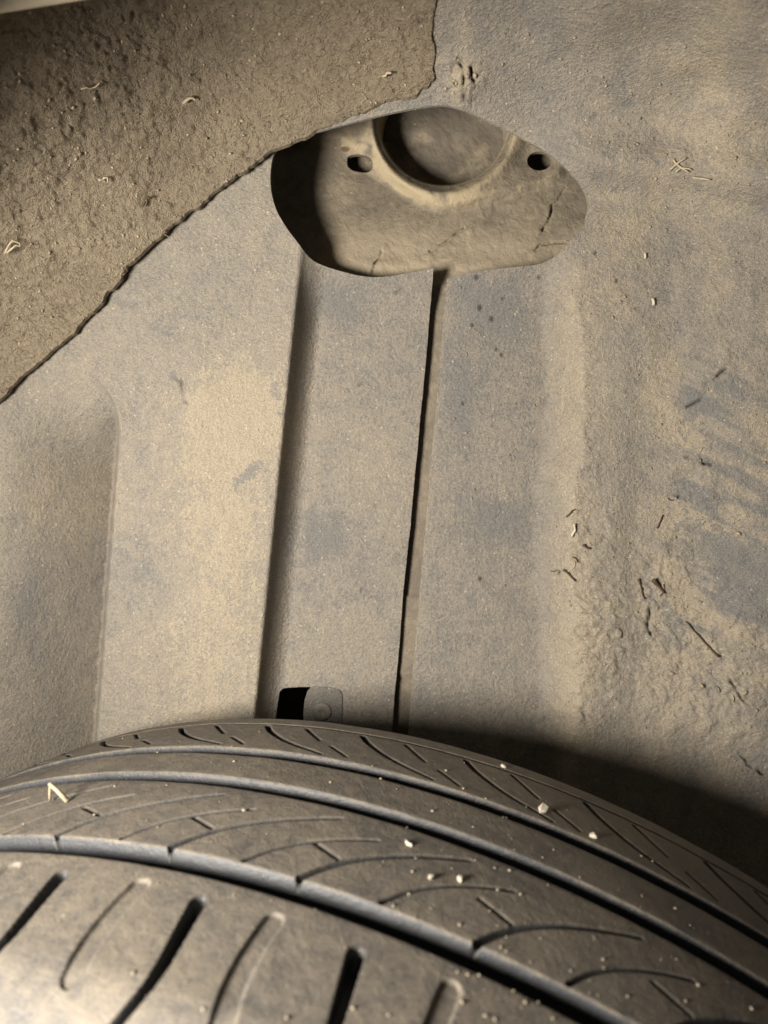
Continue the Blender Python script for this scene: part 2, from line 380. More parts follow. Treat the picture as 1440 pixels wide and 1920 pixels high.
def right_mask(px, py):
    dust = 0.36+0.26*np.exp(-((px-1062)/38.)**2)*sst(420, 700, py)+0.12*sst(1040, 1100, px)+0.16*np.exp(-((px-815+0.085*(py-700))/14.)**2)
    dust += blobs(px, py, [(1180, 400, 120, 70, 0, .15), (1240, 800, 60, 180, 0, .25), (1300, 1000, 110, 24, 20, .30), (900, 880, 50, 60, 0, .08), (935, 965, 80, 40, 0, -.28), (930, 580, 60, 60, 0, -.24), (865, 760, 30, 90, 0, -.20), (1110, 1180, 80, 130, 0, .15),
                           (1290, 1280, 150, 120, 0, .18), (940, 260, 80, 50, 30, .10), (1360, 230, 140, 120, 0, .10), (865, 140, 40, 45, 0, .35), (1100, 620, 60, 120, 0, .10)])
    bare = blobs(px, py, [(1300, 930, 60, 26, 10, .85), (1370, 1050, 110, 34, 28, .85), (1290, 760, 22, 40, 30, .8), (1265, 1180, 16, 46, -20, .7), (1400, 1120, 60, 60, 0, .5),
                          (880, 540, 46, 26, 0, .55), (940, 600, 60, 50, 0, .40), (870, 760, 36, 120, 5, .30), (1060, 430, 60, 40, 30, .45),
                          (1100, 80, 130, 50, 0, .25), (1150, 760, 40, 110, 0, .28), (1300, 340, 170, 26, 0, .22), (1090, 920, 30, 70, 0, .3), (1030, 250, 90, 30, 30, .3), (1120, 330, 60, 26, 30, .3)])
    q = math.radians(27); u = px*math.cos(q)+py*math.sin(q); v = -px*math.sin(q)+py*math.cos(q)
    st_ = fbm(u/6., v, 20, 4, 501, .6); reg = sst(1130, 1300, px)*sst(560, 800, py)*sst(1330, 1150, py)+.22*sst(880, 1000, px)*sst(480, 330, py)
    bare += reg*(.10+1.7*np.clip(st_, 0, .4)); dust += reg*(-1.1*st_)+.5*fbm(px, py*.5, 60, 4, 507)*sst(1080, 1180, px)
    spots = [(921, 598), (941, 560), (899, 577), (930, 655), (868, 757), (900, 1085), (893, 520), (1115, 475), (1010, 520), (940, 665), (915, 500), (885, 610), (1155, 527)]
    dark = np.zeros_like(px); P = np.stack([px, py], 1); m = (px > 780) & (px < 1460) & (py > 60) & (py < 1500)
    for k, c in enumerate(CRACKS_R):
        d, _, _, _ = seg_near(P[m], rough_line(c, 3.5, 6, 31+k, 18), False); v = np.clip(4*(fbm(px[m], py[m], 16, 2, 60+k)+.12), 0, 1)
        dark[m] = np.maximum(dark[m], .8*v*np.exp(-(d/2.6)**2))  # grime and crevice shade painted into the colour along the crack relief
    for i, (cx, cy) in enumerate(spots):
        r = 3.0+2.6*random.Random(i).random(); dark = np.maximum(dark, .75*np.exp(-(((px-cx)**2+((py-cy)/1.3)**2)/r**2)**2))
    return np.stack([dust, bare*.95, dark], 1)

# outlines traced where one panel ends and the next begins
HOLE_L = smooth_poly([(530, 262), (511, 288), (505, 340), (514, 388), (535, 425), (556, 452), (580, 485), (604, 498), (636, 508), (680, 519), (720, 520), (770, 511), (813, 503)], 2)
SLIT_L = rough_line([(813, 503), (803, 620), (796, 705), (787.5, 790), (781, 860), (769.5, 985), (756, 1110), (747, 1230), (740, 1300), (733, 1400), (715, 1640)], 6, .8, 61)
left_outer = np.concatenate([[(-380, 60)], [(520, 60)], HOLE_L, SLIT_L[1:], [(500, 1760), (-380, 1760)]])
tab_cut = np.array([(524, 1297), (532, 1290), (560, 1288), (582, 1288), (582, 1420), (505, 1420)], float)
HOLE_R = smooth_poly([(470, 230), (560, 256), (612, 242), (720, 214), (775, 203), (832, 195), (872, 206), (915, 226), (955, 246), (1003, 272), (1038, 294), (1067, 320), (1090, 347), (1101, 372),
                      (1103, 392), (1097, 405), (1097, 428), (1066, 452), (1052, 475), (1015, 496), (975, 500), (900, 507), (838, 523)], 2)
HOLE_R[6:] = rough_line(HOLE_R[6:], 1e9, 0, 1)[:len(HOLE_R)-6]
SLIT_R = rough_line([(838, 523), (831.5, 600), (823, 700), (816, 780), (809.5, 850), (800, 960), (791, 1060), (781, 1180), (772, 1280), (764, 1400), (750, 1640)], 6, .7, 67)
right_outer = np.concatenate([HOLE_R, SLIT_R[1:], [(900, 1760), (1820, 1760), (1820, -360), (470, -360)]])

lo_pt = to_world(ray(300, 1740)*0.36); ro_pt = to_world(ray(1200, 1740)*0.34)
pan_l = sheet('plastic_liner', [left_outer, tab_cut], 3.4, left_depth, left_mask, M_LIN, None, .0022)
tag(pan_l, 'dusty grey plastic liner panel with raised plateau, sunk channel and notch beside the slit', 'wheel liner')
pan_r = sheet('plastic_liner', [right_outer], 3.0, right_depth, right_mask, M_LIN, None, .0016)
tag(pan_r, 'mud spattered plastic liner panel with arch roof above and swept blue-grey bare patches', 'wheel liner')

# ------------------------------------------------------------------ felt liner overlapping the plastic
FE = [(-420, 1050), (-200, 905), (-90, 822), (0, 748), (60, 690), (130, 633), (185, 570), (240, 498), (300, 442), (340, 408), (372, 383), (440, 330), (510, 283), (560, 258), (612, 238), (662, 215), (720, 192), (770, 178), (802, 162), (812, 148)]
FS = [(812, 148), (816, 100), (806, 62), (815, 30), (818, 0), (824, -120), (830, -380)]
fe_line = np.concatenate([rough_line(FE, 3.5, 6.5, 71, 17), rough_line(FS, 3.5, 5.0, 77, 22)[1:]])
felt_outer = np.concatenate([fe_line, [(-420, -380)]])
def felt_s(px, py):
    return np.clip(((745-py)*815-px*595)/1009., -200, None)
def felt_h(px, py):
    s = np.clip(felt_s(px, py)+20, 0, None)
    k = np.clip(s, 0, 900)/600.
    h = 0.0020+0.085*k**1.55
    h = h+0.020*np.clip((420-px)/420., 0, 2.)**1.6*k
    a = roof_h(px, py)+.0022; d = 0.006                       # never behind the arch roof it is clipped to
    return np.maximum(h, a)+np.clip(1-np.abs(h-a)/d, 0, 1)**2*d*.25
def felt_depth(px, py):
    h = felt_h(px, py)
    d, _, _, _ = seg_near(np.stack([px, py], 1), np.concatenate([np.array(FE), np.array(FS)[1:]]), False)
    h = h-0.0008*np.exp(-d/4.0)
    rim = np.exp(-(d/60.)**2)
    h = h+0.0030*(1-.7*np.exp(-(d/20.)**2))*fbm(px, py, 40, 4, 101)+0.0045*np.abs(fbm(px, py, 17, 3, 111))*(1-.6*np.exp(-(d/16.)**2))+0.006*fbm(px, py, 260, 2, 121)
    return base(px, py)-h
def felt_mask(px, py):
    s = felt_s(px, py); dust = 0.62-0.00055*np.clip(s-120, 0, 500)+0.10*np.exp(-s/80.)
    dust += blobs(px, py, [(500, 190, 120, 70, -30, .15), (150, 470, 100, 90, -40, .12), (60, 640, 80, 60, 0, .12), (330, 300, 120, 60, -35, -.08)])
    return np.stack([dust, dust*0, dust*0], 1)
felt = thing('felt_liner', 'brown fibrous felt arch liner with ragged edge lapping over the plastic panel', 'felt liner', to_world(ray(200, 640)*.33))
sheet('felt_sheet', [felt_outer], 3.4, felt_depth, felt_mask, M_FELT, felt, .0030)

def surf(depth, px, py):
    px = np.atleast_1d(np.asarray(px, float)); py = np.atleast_1d(np.asarray(py, float)); e = 4.0
    P = lambda a, b: to_world(ray(a, b)*depth(a, b)[:, None])
    p = P(px, py); nx = P(px+e, py)-P(px-e, py); ny = P(px, py+e)-P(px, py-e)
    n = np.cross(nx, ny); n /= np.linalg.norm(n, axis=1)[:, None]
    toc = CAMP-p; n[(n*toc).sum(1) < 0] *= -1
    return p, n
def fibres(name, px, py, depth, length, width, lift, mat, parent, seed):
    r = np.random.default_rng(seed); p, n = surf(depth, px, py); N = len(p); SEG = 4
    t = r.normal(size=(N, 3)); t -= (t*n).sum(1)[:, None]*n; t /= np.linalg.norm(t, axis=1)[:, None]
    L = length*r.uniform(.35, 1.3, N); b = np.cross(n, t); cur = r.normal(0, .9, N); lf = lift*r.uniform(-.1, 1.2, N)
    pts = []
    q = p-n*L[:, None]*.05; ang = np.zeros(N)
    for k in range(SEG+1):
        pts.append(q.copy()); ang = ang+cur*.5
        lf_k = lf*(1-1.3*k/SEG)
        q = q+(t*np.cos(ang)[:, None]+b*np.sin(ang)[:, None]+n*lf_k[:, None])*(L/SEG)[:, None]
    pts = np.stack(pts, 1); wd = (b*.8+n*.6)*width*r.uniform(.6, 1.4, N)[:, None]
    V = np.stack([pts-wd[:, None]/2, pts+wd[:, None]/2], 2).reshape(-1, 3)
    base_i = (np.arange(N)*(SEG+1)*2)[:, None]; k = np.arange(SEG)*2
    Fq = np.stack([base_i+k, base_i+k+1, base_i+k+3, base_i+k+2], 2).reshape(-1, 4)
    o = mesh(name, V, Fq, mat, parent); o['kind'] = 'stuff'; return o
r = np.random.default_rng(5)
fx = r.uniform(-120, 815, 11000); fy = r.uniform(-120, 860, 11000)
okf = inside(np.stack([fx, fy], 1), felt_outer); fx, fy = fx[okf], fy[okf]
fibres('fibre_fuzz', fx, fy, felt_depth, .0024, .00011, .40, M_FIB, felt, 3)
# frayed ends hanging over the edge
i = r.integers(0, len(fe_line), 1500); fibres('frayed_edge', fe_line[i, 0]-3+r.normal(0, 2, 1500), fe_line[i, 1]-3+r.normal(0, 2, 1500), felt_depth, .0014, .00012, .3, M_FIB, felt, 4)

# ------------------------------------------------------------------ metal bracket seen through the opening
BC = (832., 226.); BR = 124.
CREASE = smooth_poly([(560, 262), (640, 262), (672, 290), (700, 322), (748, 345), (790, 378), (835, 391), (890, 378), (950, 360), (1010, 345), (1046, 332), (1062, 305), (1075, 285), (1180, 260)], 2)
CRACKS_B = [[(1058, 352), (1046, 378), (1036, 384), (1026, 420), (1018, 432)], [(1003, 470), (1012, 458), (1035, 455), (1060, 452)],
            [(700, 515), (704, 495), (714, 486), (716, 472)], [(805, 470), (840, 452), (870, 430)]]
def br_base(px, py): return base(px, py)+0.0265-0.0042*sst(505, 540, py)-0.0014*sst(1112, 1122, py)*sst(1275, 1262, py)+0.022*sst(520, 260, py)+0.006*sst(640, 520, px)
def br_depth(px, py):
    P = np.stack([px, py], 1)
    rho = np.hypot(px-BC[0], py-BC[1]); d, _, _, sg = seg_near(P, CREASE, False)
    h = 0.0050*sst(-16, 10, -sg*d)*sst(500, 440, py)
    h += 0.0022*np.exp(-((rho-BR-12)/11.)**2) + 0.0022*sst(BR+46, BR+14, rho)-0.0030*sst(BR+12, BR-1, rho)
    for (cx, cy, rr) in ((676, 307, 34), (1011, 302, 34)):
        q = np.hypot(px-cx, py-cy); h -= 0.0016*np.exp(-(q/rr)**4)
    h += 0.0030*np.exp(-((py-(360+(px-1000)*-.15))/26.)**2)*sst(1000, 900, px)*sst(780, 860, px)*0.4
    h += 0.0045*sst(470, 500, py)*sst(530, 505, py)*.3+(0.0030*fbm(px, py, 120, 3, 201)+0.0010*np.abs(fbm(px, py, 26, 3, 203)))*sst(600, 540, py)
    for k, c in enumerate(CRACKS_B):
        d, _, t, sgn = seg_near(P, rough_line(c, 3, 3, 210+k, 26), False); v = .5+1.6*np.clip(fbm(px, py, 14, 2, 230+k)+.25, 0, .6)
        h += v*(-0.0026*np.exp(-(d/1.7)**2)+0.0009*np.clip(1-d/44., 0, 1)*(sgn > 0))
    return br_base(px, py)-h
def br_mask(px, py):
    P = np.stack([px, py], 1); rho = np.hypot(px-BC[0], py-BC[1]); d, _, _, sg = seg_near(P, CREASE, False)
    worn = (.35+1.3*np.clip(fbm(px, py, 45, 4, 241)+.2, 0, .5))*np.exp(-((rho-BR-14)/17.)**2)+.45*np.exp(-((d-4)/12.)**2)*(px > 640)+.4*np.exp(-(((px-665)/30)**2+((py-262)/22)**2))
    dust = .50+.25*sst(400, 480, py)-.40*sst(500, 545, py)-.12*np.exp(-(((px-700)/60)**2+((py-380)/40)**2))
    rust = .75*np.exp(-(((px-648)/16)**2+((py-280)/9)**2))+.55*np.exp(-(((px-945)/32)**2+((py-335)/14)**2))+.4*np.exp(-(((px-990)/16)**2+((py-270)/16)**2))
    return np.stack([dust, worn, rust], 1)
th = np.linspace(0, 2*np.pi, 73)[:-1]
circ = np.stack([BC[0]+BR*np.cos(th), BC[1]+BR*np.sin(th)], 1)
hole1 = smooth_poly([(650, 303), (652, 292), (672, 288), (695, 294), (701, 312), (692, 325), (664, 322), (652, 314)], 2, True)
t2 = np.linspace(0, 2*np.pi, 25)[:-1]; hole2 = np.stack([1011+23*np.cos(t2), 302+18*np.sin(t2)], 1)
br_outer = np.array([(380, 60), (1190, 60), (1190, 620), (900, 640), (905, 1500), (690, 1500), (690, 640), (380, 640)], float)
brk = thing('steel_bracket', 'mud coated steel bracket with round collar and two bolt holes behind the opening', 'bracket', to_world(ray(830, 600)*.37))
sheet('plate', [br_outer, circ, hole1, hole2], 1.9, br_depth, br_mask, M_BR, brk, .003)
# turned-in wall of the round collar
rimD = br_depth(circ[:, 0], circ[:, 1]); top = to_world(ray(circ[:, 0], circ[:, 1])*rimD[:, None]); n = len(top)
inn = np.stack([BC[0]+(BR-3)*np.cos(th), BC[1]+(BR-3)*np.sin(th)], 1); topi = to_world(ray(inn[:, 0], inn[:, 1])*(rimD+.0016)[:, None])
rings = [top-BACK*.0001, topi, topi+BACK*.008, topi+BACK*.030]; V = np.concatenate(rings); Fq = []
for k in range(3):
    for j in range(n): a, b = k*n+j, k*n+(j+1) % n; Fq.append((a, b, b+n, a+n))
mw = np.tile([.55, .7, .1], (len(V), 1)); mesh('collar_wall', V, np.array(Fq), M_BR, brk, True, mw)
# mud-caked round cap set back inside the collar, and the inner skin behind the bolt holes
def cap_depth(px, py):
    q = np.hypot(px-BC[0], py-BC[1]); return br_base(px, py)+.0235-.004*sst(170, 60, q)-.0030*fbm(px, py, 60, 4, 301)-.0012*np.abs(fbm(px, py, 16, 3, 302))
capo = np.stack([BC[0]+6+(BR+22)*np.cos(th), BC[1]+(BR+22)*np.sin(th)], 1)
cap = sheet('round_cap', [capo], 2.6, cap_depth, lambda x, y: np.stack([.25+1.1*np.clip(fbm(x, y, 34, 4, 305), -.2, .6), x*0, x*0+.22], 1), M_BR, None, .002)
tag(cap, 'round brown mud-caked cap set back inside the collar of the steel bracket', 'cap')
skin_o = [np.array([(590, 250), (728, 268), (728, 352), (590, 352)], float), np.array([(950, 240), (1090, 240), (1090, 352), (950, 352)], float)]
for so in skin_o:
    s_ = sheet('inner_skin', [so], 6, lambda x, y: br_base(x, y)+.0125+.0004*fbm(x, y, 30, 3, 5), lambda x, y: np.stack([x*0+.5, x*0+.35, x*0], 1), M_BR, brk, .001)

# ------------------------------------------------------------------ body shell behind the panels
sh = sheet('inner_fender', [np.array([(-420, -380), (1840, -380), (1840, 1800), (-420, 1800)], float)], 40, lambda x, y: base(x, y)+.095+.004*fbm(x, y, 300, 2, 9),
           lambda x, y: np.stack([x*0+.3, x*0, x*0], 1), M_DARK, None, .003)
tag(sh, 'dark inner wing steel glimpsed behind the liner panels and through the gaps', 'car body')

# ------------------------------------------------------------------ fastening tab low in the channel
def chan(px, py, off=0.0): return left_depth(np.atleast_1d(np.float64(px)), np.atleast_1d(np.float64(py)))-off
tabo = smooth_poly([(568, 1288), (612, 1288), (640, 1294), (642, 1312), (638, 1420), (570, 1420)], 2, True)
tb = thing('fastening_tab', 'small grey plastic tab with a rivet low in the channel above the tyre', 'clip', to_world(ray(605, 1400)*.36))
sheet('tab_plate', [tabo], 3, lambda x, y: left_depth(x, y)-.0007, lambda x, y: np.stack([x*0+.30, x*0+.30, x*0+.30], 1), M_LIN, tb, .0026)  # dark mask channel paints the shade lying over the tab into its colour
p0, n0 = surf(lambda a, b: left_depth(a, b)-.0007, [604], [1334]); p0, n0 = p0[0], n0[0]
def dome(c, nrm, rad, hgt, seg=20):
    z = Vector(nrm); q = z.to_track_quat('Z', 'Y').to_matrix(); V = []; Fq = []
    prof = [(1, -.1), (1, .35), (.86, .75), (.55, .95), (.3, .9), (.22, .7)]
    for rr, hh in prof:
        for k in range(seg): a = 2*math.pi*k/seg; V.append(np.array(c)+np.array(q @ Vector((rad*rr*math.cos(a), rad*rr*math.sin(a), hgt*hh))))
    for k in range(len(prof)-1):
        for j in range(seg): a, b = k*seg+j, k*seg+(j+1) % seg; Fq.append((a, b, b+seg, a+seg))
    m = len(V); V.append(np.array(c)+np.array(nrm)*hgt*.65)
    V = np.array(V); F3 = [list(f) for f in Fq]+[[(len(prof)-1)*seg+j, (len(prof)-1)*seg+(j+1) % seg, m] for j in range(seg)]
    return V, F3
V, F3 = dome(p0, n0, .0046, .0009); me = bpy.data.meshes.new('rivet'); me.from_pydata(V.tolist(), [], F3); me.polygons.foreach_set('use_smooth', np.ones(len(me.polygons), bool)); link('rivet', me, M_CLIP, tb)

# ------------------------------------------------------------------ fender lip, near the lens at the upper left
def sweep(path, prof, closed=True):
    path = np.asarray(path); T = np.gradient(path, axis=0); T /= np.linalg.norm(T, axis=1)[:, None]
    up = BACK; A = np.cross(T, up); A /= np.linalg.norm(A, axis=1)[:, None]; B = np.cross(A, T); k = len(prof); V = []
    for c, a, b in zip(path, A, B): V += [c+a*u+b*v for u, v in prof]
    Fq = []
    for i in range(len(path)-1):
        for j in range(k if closed else k-1): a, b = i*k+j, i*k+(j+1) % k; Fq.append((a, b, b+k, a+k))
    return np.array(V), np.array(Fq)
fpx = np.linspace(-420, 420, 40); fpy = -2-0.155*fpx-0.00002*fpx**2
lp = to_world(ray(fpx, fpy)*0.215)
fen = thing('car_fender', 'cream painted fender with rolled lip above the felt liner', 'fender', lp[20])
c8 = [(.0032*math.cos(a), .0032*math.sin(a)) for a in np.linspace(0, 2*math.pi, 13)[:-1]]
V, Fq = sweep(lp, c8); mesh('rolled_lip', V, Fq, M_PAINT, fen)
Tt = np.gradient(lp, axis=0); Tt /= np.linalg.norm(Tt, axis=1)[:, None]; Aa = np.cross(Tt, BACK); Aa /= np.linalg.norm(Aa, axis=1)[:, None]
if (Aa[20]@dir_world([0, -1, 0])) < 0: Aa = -Aa
rows = [lp-BACK*.0030+Aa*.001, lp-BACK*.005+Aa*.02, lp-BACK*.004+Aa*.05]; V = np.concatenate(rows); m = len(lp)
Fq = [(k*m+j, k*m+j+1, (k+1)*m+j+1, (k+1)*m+j) for k in range(2) for j in range(m-1)]; mesh('outer_panel', V, np.array(Fq), M_PAINT, fen)

# ------------------------------------------------------------------ tyre
def tyre_R(t): return 0.3155-0.0022*((t-.078)/.045)**2-0.0105*(np.clip(t-.134, 0, None)/.02)**2
def tyre_st(px, py):
    d = ray(px, py); du, dv = d @ -RT, d @ UPV; ou, ov = -CC @ -RT, -CC @ UPV; R = .315
    for _ in range(4):
        A = du*du+dv*dv; B = 2*(du*ou+dv*ov); C = ou*ou+ov*ov-R*R; l = (-B-np.sqrt(np.maximum(B*B-4*A*C, 0)))/2/A
        q = d*np.expand_dims(l, -1)-CC; t = -(q @ AX); R = tyre_R(t)
    return np.stack([np.arctan2(q @ -RT, q @ UPV)*R0, t], -1)
def trace(pts, n=1): return smooth_poly(tyre_st(np.array([p[0] for p in pts], float), np.array([p[1] for p in pts], float)), n)
# (outline, half width start, half width end, depth) for every cut in the tread
CUTS = []
def cut(line, w0, w1, dep): CUTS.append((np.asarray(line), w0, w1, dep))
big_s = [.0195+.0412, .0195, -.0215, -.0620, -.1035, -.145, -.187, .102, .144, .186]
for s in big_s:
    cut(smooth_poly([(s+.0012, .1125), (s-.0005, .1235), (s-.0022, .134), (s-.001, .1405), (s+.0022, .147), (s+.0060, .1515), (s+.0095, .1535)], 2), .0025, .0006, .0062)
for s in [.0410, -.0002, -.0372, -.0800, -.1215, -.1635, .083, .125]:
    cut(smooth_poly([(s-.0025, .1115), (s-.0022, .1205), (s-.0030, .1300), (s-.0052, .1385)], 2), .0034, .0038, .0009)
mid = np.array([(0, .0962), (-.0058, .0878), (-.0143, .0802), (-.0262, .0733), (-.0368, .0683)])
for s in [.078, .0365, -.0014, -.039, -.0847, -.128, -.17, .12]:
    cut(smooth_poly(mid+[s, 0], 2), .0010, .0004, .0018)
    cut(smooth_poly(np.array([(-.0215, .0955), (-.0262, .0885), (-.0335, .0820), (-.0430, .0765), (-.0500, .0735)])+[s, 0], 2), .0004, .00025, .0011)
    cut(np.array([(.0030, .0818), (-.0058, .0856)])+[s, 0], .00028, .00025, .0010)
inn_m = np.array([(.004, .0085), (-.0015, .0160), (-.0135, .0256), (-.0290, .0314)])
for s in [.092, .0525, .0133, -.0257, -.0645, -.1065, -.147, -.187, .131]:
    cut(smooth_poly(inn_m+[s, 0], 2), .0009, .0003, .0026)
    cut(smooth_poly(np.array([(-.0125, .0085), (-.0185, .0150), (-.0230, .0195)])+[s, 0], 1), .0004, .0003, .0014)
    cut(np.array([(-.0290, .0235), (-.0375, .0300)])+[s, 0], .0003, .00025, .0011)
RINGS = [(.0372, .0032, .0068), (.0603, .0032, .0068), (.1005, .0037, .0072), (.0062, .0007, .0012)]
def tread_depth(S, T, want=False):
    g = np.zeros_like(S)
    for t0, hw, dep in RINGS:
        q = np.abs(T-t0); g = np.maximum(g, dep*(1-sst(hw*.76, hw*1.03, q)))
        g = np.maximum(g, .0002*np.exp(-np.clip(q-hw, 0, 1)/.0006)*(dep > .004))         # worn rounded shoulders
    P = np.stack([S, T], 1); sip = np.zeros_like(S)
    for line, w0, w1, dep in CUTS:
        lo2 = line.min(0)-.004; hi2 = line.max(0)+.004
        m = np.where((S > lo2[0]) & (S < hi2[0]) & (T > lo2[1]) & (T < hi2[1]))[0]
        if not len(m): continue
        d, _, par, _ = seg_near(P[m], line, False); hw = w0+(w1-w0)*par
        g[m] = np.maximum(g[m], dep*(1-sst(hw*.6, hw*.6+.00055, d))*(.55+.45*(1-par) if w1 < w0*.6 else 1))
        if dep > .00095 and w1 < .002: sip[m] = np.maximum(sip[m], 1-sst(hw*.8+.0002, hw*.8+.00065, d))  # sipe darkness: clean rubber plus painted-in shade, wider than the cut itself
    return (g, sip) if want else g
tyre = thing('car_tyre', 'dusty car tyre with worn grooved tread filling the bottom of the arch', 'wheel', (0, -.078, 0))  # tyre alone: tread and sidewalls, no rim inside
S1 = np.linspace(-.200, .165, 1120); T1 = np.linspace(-.002, .1565, 440)
def tread_patch(svals, fine):
    Sg, Tg = np.meshgrid(svals, T1); S, T = Sg.ravel(), Tg.ravel(); (g, sip) = tread_depth(S, T, True) if fine else (np.zeros_like(S), np.zeros_like(S))
    if not fine:
        for t0, hw, dep in RINGS: g = np.maximum(g, dep*(1-sst(hw*.76, hw*1.03, np.abs(T-t0))))
    wear = .00025*fbm(S*4000, T*4000, 60, 3, 401)
    R = tyre_R(T)-g+wear; an = S/R0
    V = np.stack([-R*np.sin(an), -T, R*np.cos(an)+R0], 1)
    ns, nt = len(svals), len(T1); idx = np.arange(ns*nt).reshape(nt, ns)
    Fq = np.stack([idx[:-1, :-1].ravel(), idx[:-1, 1:].ravel(), idx[1:, 1:].ravel(), idx[1:, :-1].ravel()], 1)
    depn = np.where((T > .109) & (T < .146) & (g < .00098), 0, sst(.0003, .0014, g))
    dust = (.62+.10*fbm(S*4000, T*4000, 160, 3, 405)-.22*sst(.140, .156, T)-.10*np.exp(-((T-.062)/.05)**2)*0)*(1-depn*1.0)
    edge = np.exp(-((g-.0006)/.0005)**2)*.0
    return V, Fq, np.stack([dust+edge, sip, g*0], 1)
V, Fq, Mk = tread_patch(S1, True); mesh('tread', V, Fq, M_RUB, tyre, True, Mk)
S2 = np.linspace(.165, 2*math.pi*R0-.200, 150); V, Fq, Mk = tread_patch(S2, False); o = mesh('tread', V, Fq, M_RUB, tyre, True, Mk)
def sidewall(prof, name):
    prof = smooth_poly(prof, 2); A = np.linspace(0, 2*math.pi, 361)[:-1]; V = []; k = len(prof); n = len(A)
    tt, rr = prof[:, 0], prof[:, 1]
    V = np.stack([(-rr[None]*np.sin(A)[:, None]), np.broadcast_to(-tt[None], (n, k)), rr[None]*np.cos(A)[:, None]+R0], 2).reshape(-1, 3)
    idx = np.arange(n*k).reshape(n, k); nx = np.roll(idx, -1, 0)
    Fq = np.stack([idx[:, :-1].ravel(), nx[:, :-1].ravel(), nx[:, 1:].ravel(), idx[:, 1:].ravel()], 1)
    mk = np.zeros((len(V), 3)); mk[:, 0] = .62; mesh(name, V, Fq, M_RUB, tyre, True, mk)
tn, tf = T1[-1], T1[0]
sidewall([(tn, tyre_R(tn)), (tn+.005, tyre_R(tn)-.0040), (tn+.0105, tyre_R(tn)-.0110), (tn+.0150, .284), (tn+.0150, .280), (tn+.020, .272), (tn+.021, .255), (tn+.017, .232), (tn+.008, .215), (tn-.002, .2085)], 'outer_sidewall')
sidewall([(tf, tyre_R(tf)), (tf-.004, tyre_R(tf)-.0022), (tf-.010, .2985), (tf-.017, .284), (tf-.021, .260), (tf-.017, .232), (tf-.008, .215), (tf+.002, .2085)], 'inner_sidewall')

def tyre_pt(px, py):
    st = tyre_st(np.array([float(px)]), np.array([float(py)]))[0]; an = st[0]/R0; R = tyre_R(st[1])
    nrm = np.array([-math.sin(an), 0, math.cos(an)]); return np.array([-R*math.sin(an), -st[1], R*math.cos(an)+R0]), nrm

# ------------------------------------------------------------------ loose bits
def rock(c, nrm, size, seed, squash=.7):
    rr = np.random.default_rng(seed); t = (1+5**.5)/2
    V = np.array([(-1, t, 0), (1, t, 0), (-1, -t, 0), (1, -t, 0), (0, -1, t), (0, 1, t), (0, -1, -t), (0, 1, -t), (t, 0, -1), (t, 0, 1), (-t, 0, -1), (-t, 0, 1)])/1.9
    Fq = np.array([(0, 11, 5), (0, 5, 1), (0, 1, 7), (0, 7, 10), (0, 10, 11), (1, 5, 9), (5, 11, 4), (11, 10, 2), (10, 7, 6), (7, 1, 8), (3, 9, 4), (3, 4, 2), (3, 2, 6), (3, 6, 8), (3, 8, 9), (4, 9, 5), (2, 4, 11), (6, 2, 10), (8, 6, 7), (9, 8, 1)])
    V = V*(1+rr.normal(0, .16, (12, 1)))*size/2*np.array([1.25, .85, squash])
    q = np.array((Vector(nrm).to_track_quat('Z', 'Y').to_matrix() @ Matrix.Rotation(rr.uniform(0, 6.3), 3, 'Z')))
    return V @ q.T+np.array(c)+np.array(nrm)*size*.22, Fq
def stick(pts, r0, r1, seed, seg=6):
    pts = np.asarray(pts, float); rr = np.random.default_rng(seed); k = len(pts); T = np.gradient(pts, axis=0); T /= np.linalg.norm(T, axis=1)[:, None]
    A = np.cross(T, CAMP-pts); A /= np.linalg.norm(A, axis=1)[:, None]; B = np.cross(T, A); V = []
    for i in range(k):
        rad = r0+(r1-r0)*i/(k-1)
        for j in range(seg): a = 2*math.pi*j/seg; V.append(pts[i]+(A[i]*math.cos(a)+B[i]*math.sin(a)*.75)*rad*rr.uniform(.8, 1.2))
    Fc = [[i*seg+j, i*seg+(j+1) % seg, (i+1)*seg+(j+1) % seg, (i+1)*seg+j] for i in range(k-1) for j in range(seg)]
    Fc += [list(range(seg))[::-1], list(range((k-1)*seg, k*seg))]
    return np.array(V), Fc
def put(name, V, Fc, mat, label, cat, group=None, smooth=False):
    loc = V.mean(0); me = bpy.data.meshes.new(name); me.from_pydata((V-loc).tolist(), [], [list(map(int, f)) for f in Fc])
    if smooth: me.polygons.foreach_set('use_smooth', np.ones(len(me.polygons), bool))
    o = link(name, me, mat); o.location = loc; return tag(o, label, cat, group)
def bit_on(depth, pts, lift, r0, r1, name, mat, label, cat, seed, group=None):
    q = smooth_poly(pts, 1); p, n = surf(depth, q[:, 0], q[:, 1]); L = np.linspace(lift[0], lift[1], len(q))[:, None]
    return put(name, *stick(p+n*L, r0, r1, seed), mat, label, cat, group, True)
RD, LD, FD = right_depth, left_depth, felt_depth
bit_on(RD, [(1228, 1085), (1236, 1098), (1246, 1112)], (.0030, .0008), .0010, .0003, 'bark_flake', M_TWIG, 'dark pointed bark flake stuck to the mud spattered liner panel', 'debris', 1)
bit_on(RD, [(1286, 1164), (1305, 1186), (1325, 1208), (1347, 1231)], (.0009, .0009), .00028, .00045, 'thin_twig', M_TWIG, 'long thin straight twig lying on the muddy liner panel below the bark flake', 'twig', 2)
bit_on(RD, [(1195, 1085), (1204, 1108), (1208, 1122)], (.001, .0006), .00035, .0003, 'short_twig', M_TWIG, 'short dark twig beside the dark bark flake', 'twig', 3)
bit_on(RD, [(1060, 1068), (1070, 1078), (1079, 1090)], (.0012, .0006), .0005, .0003, 'short_twig', M_TWIG, 'short dark twig on mud where the channel flank meets the mud spattered panel', 'twig', 4)
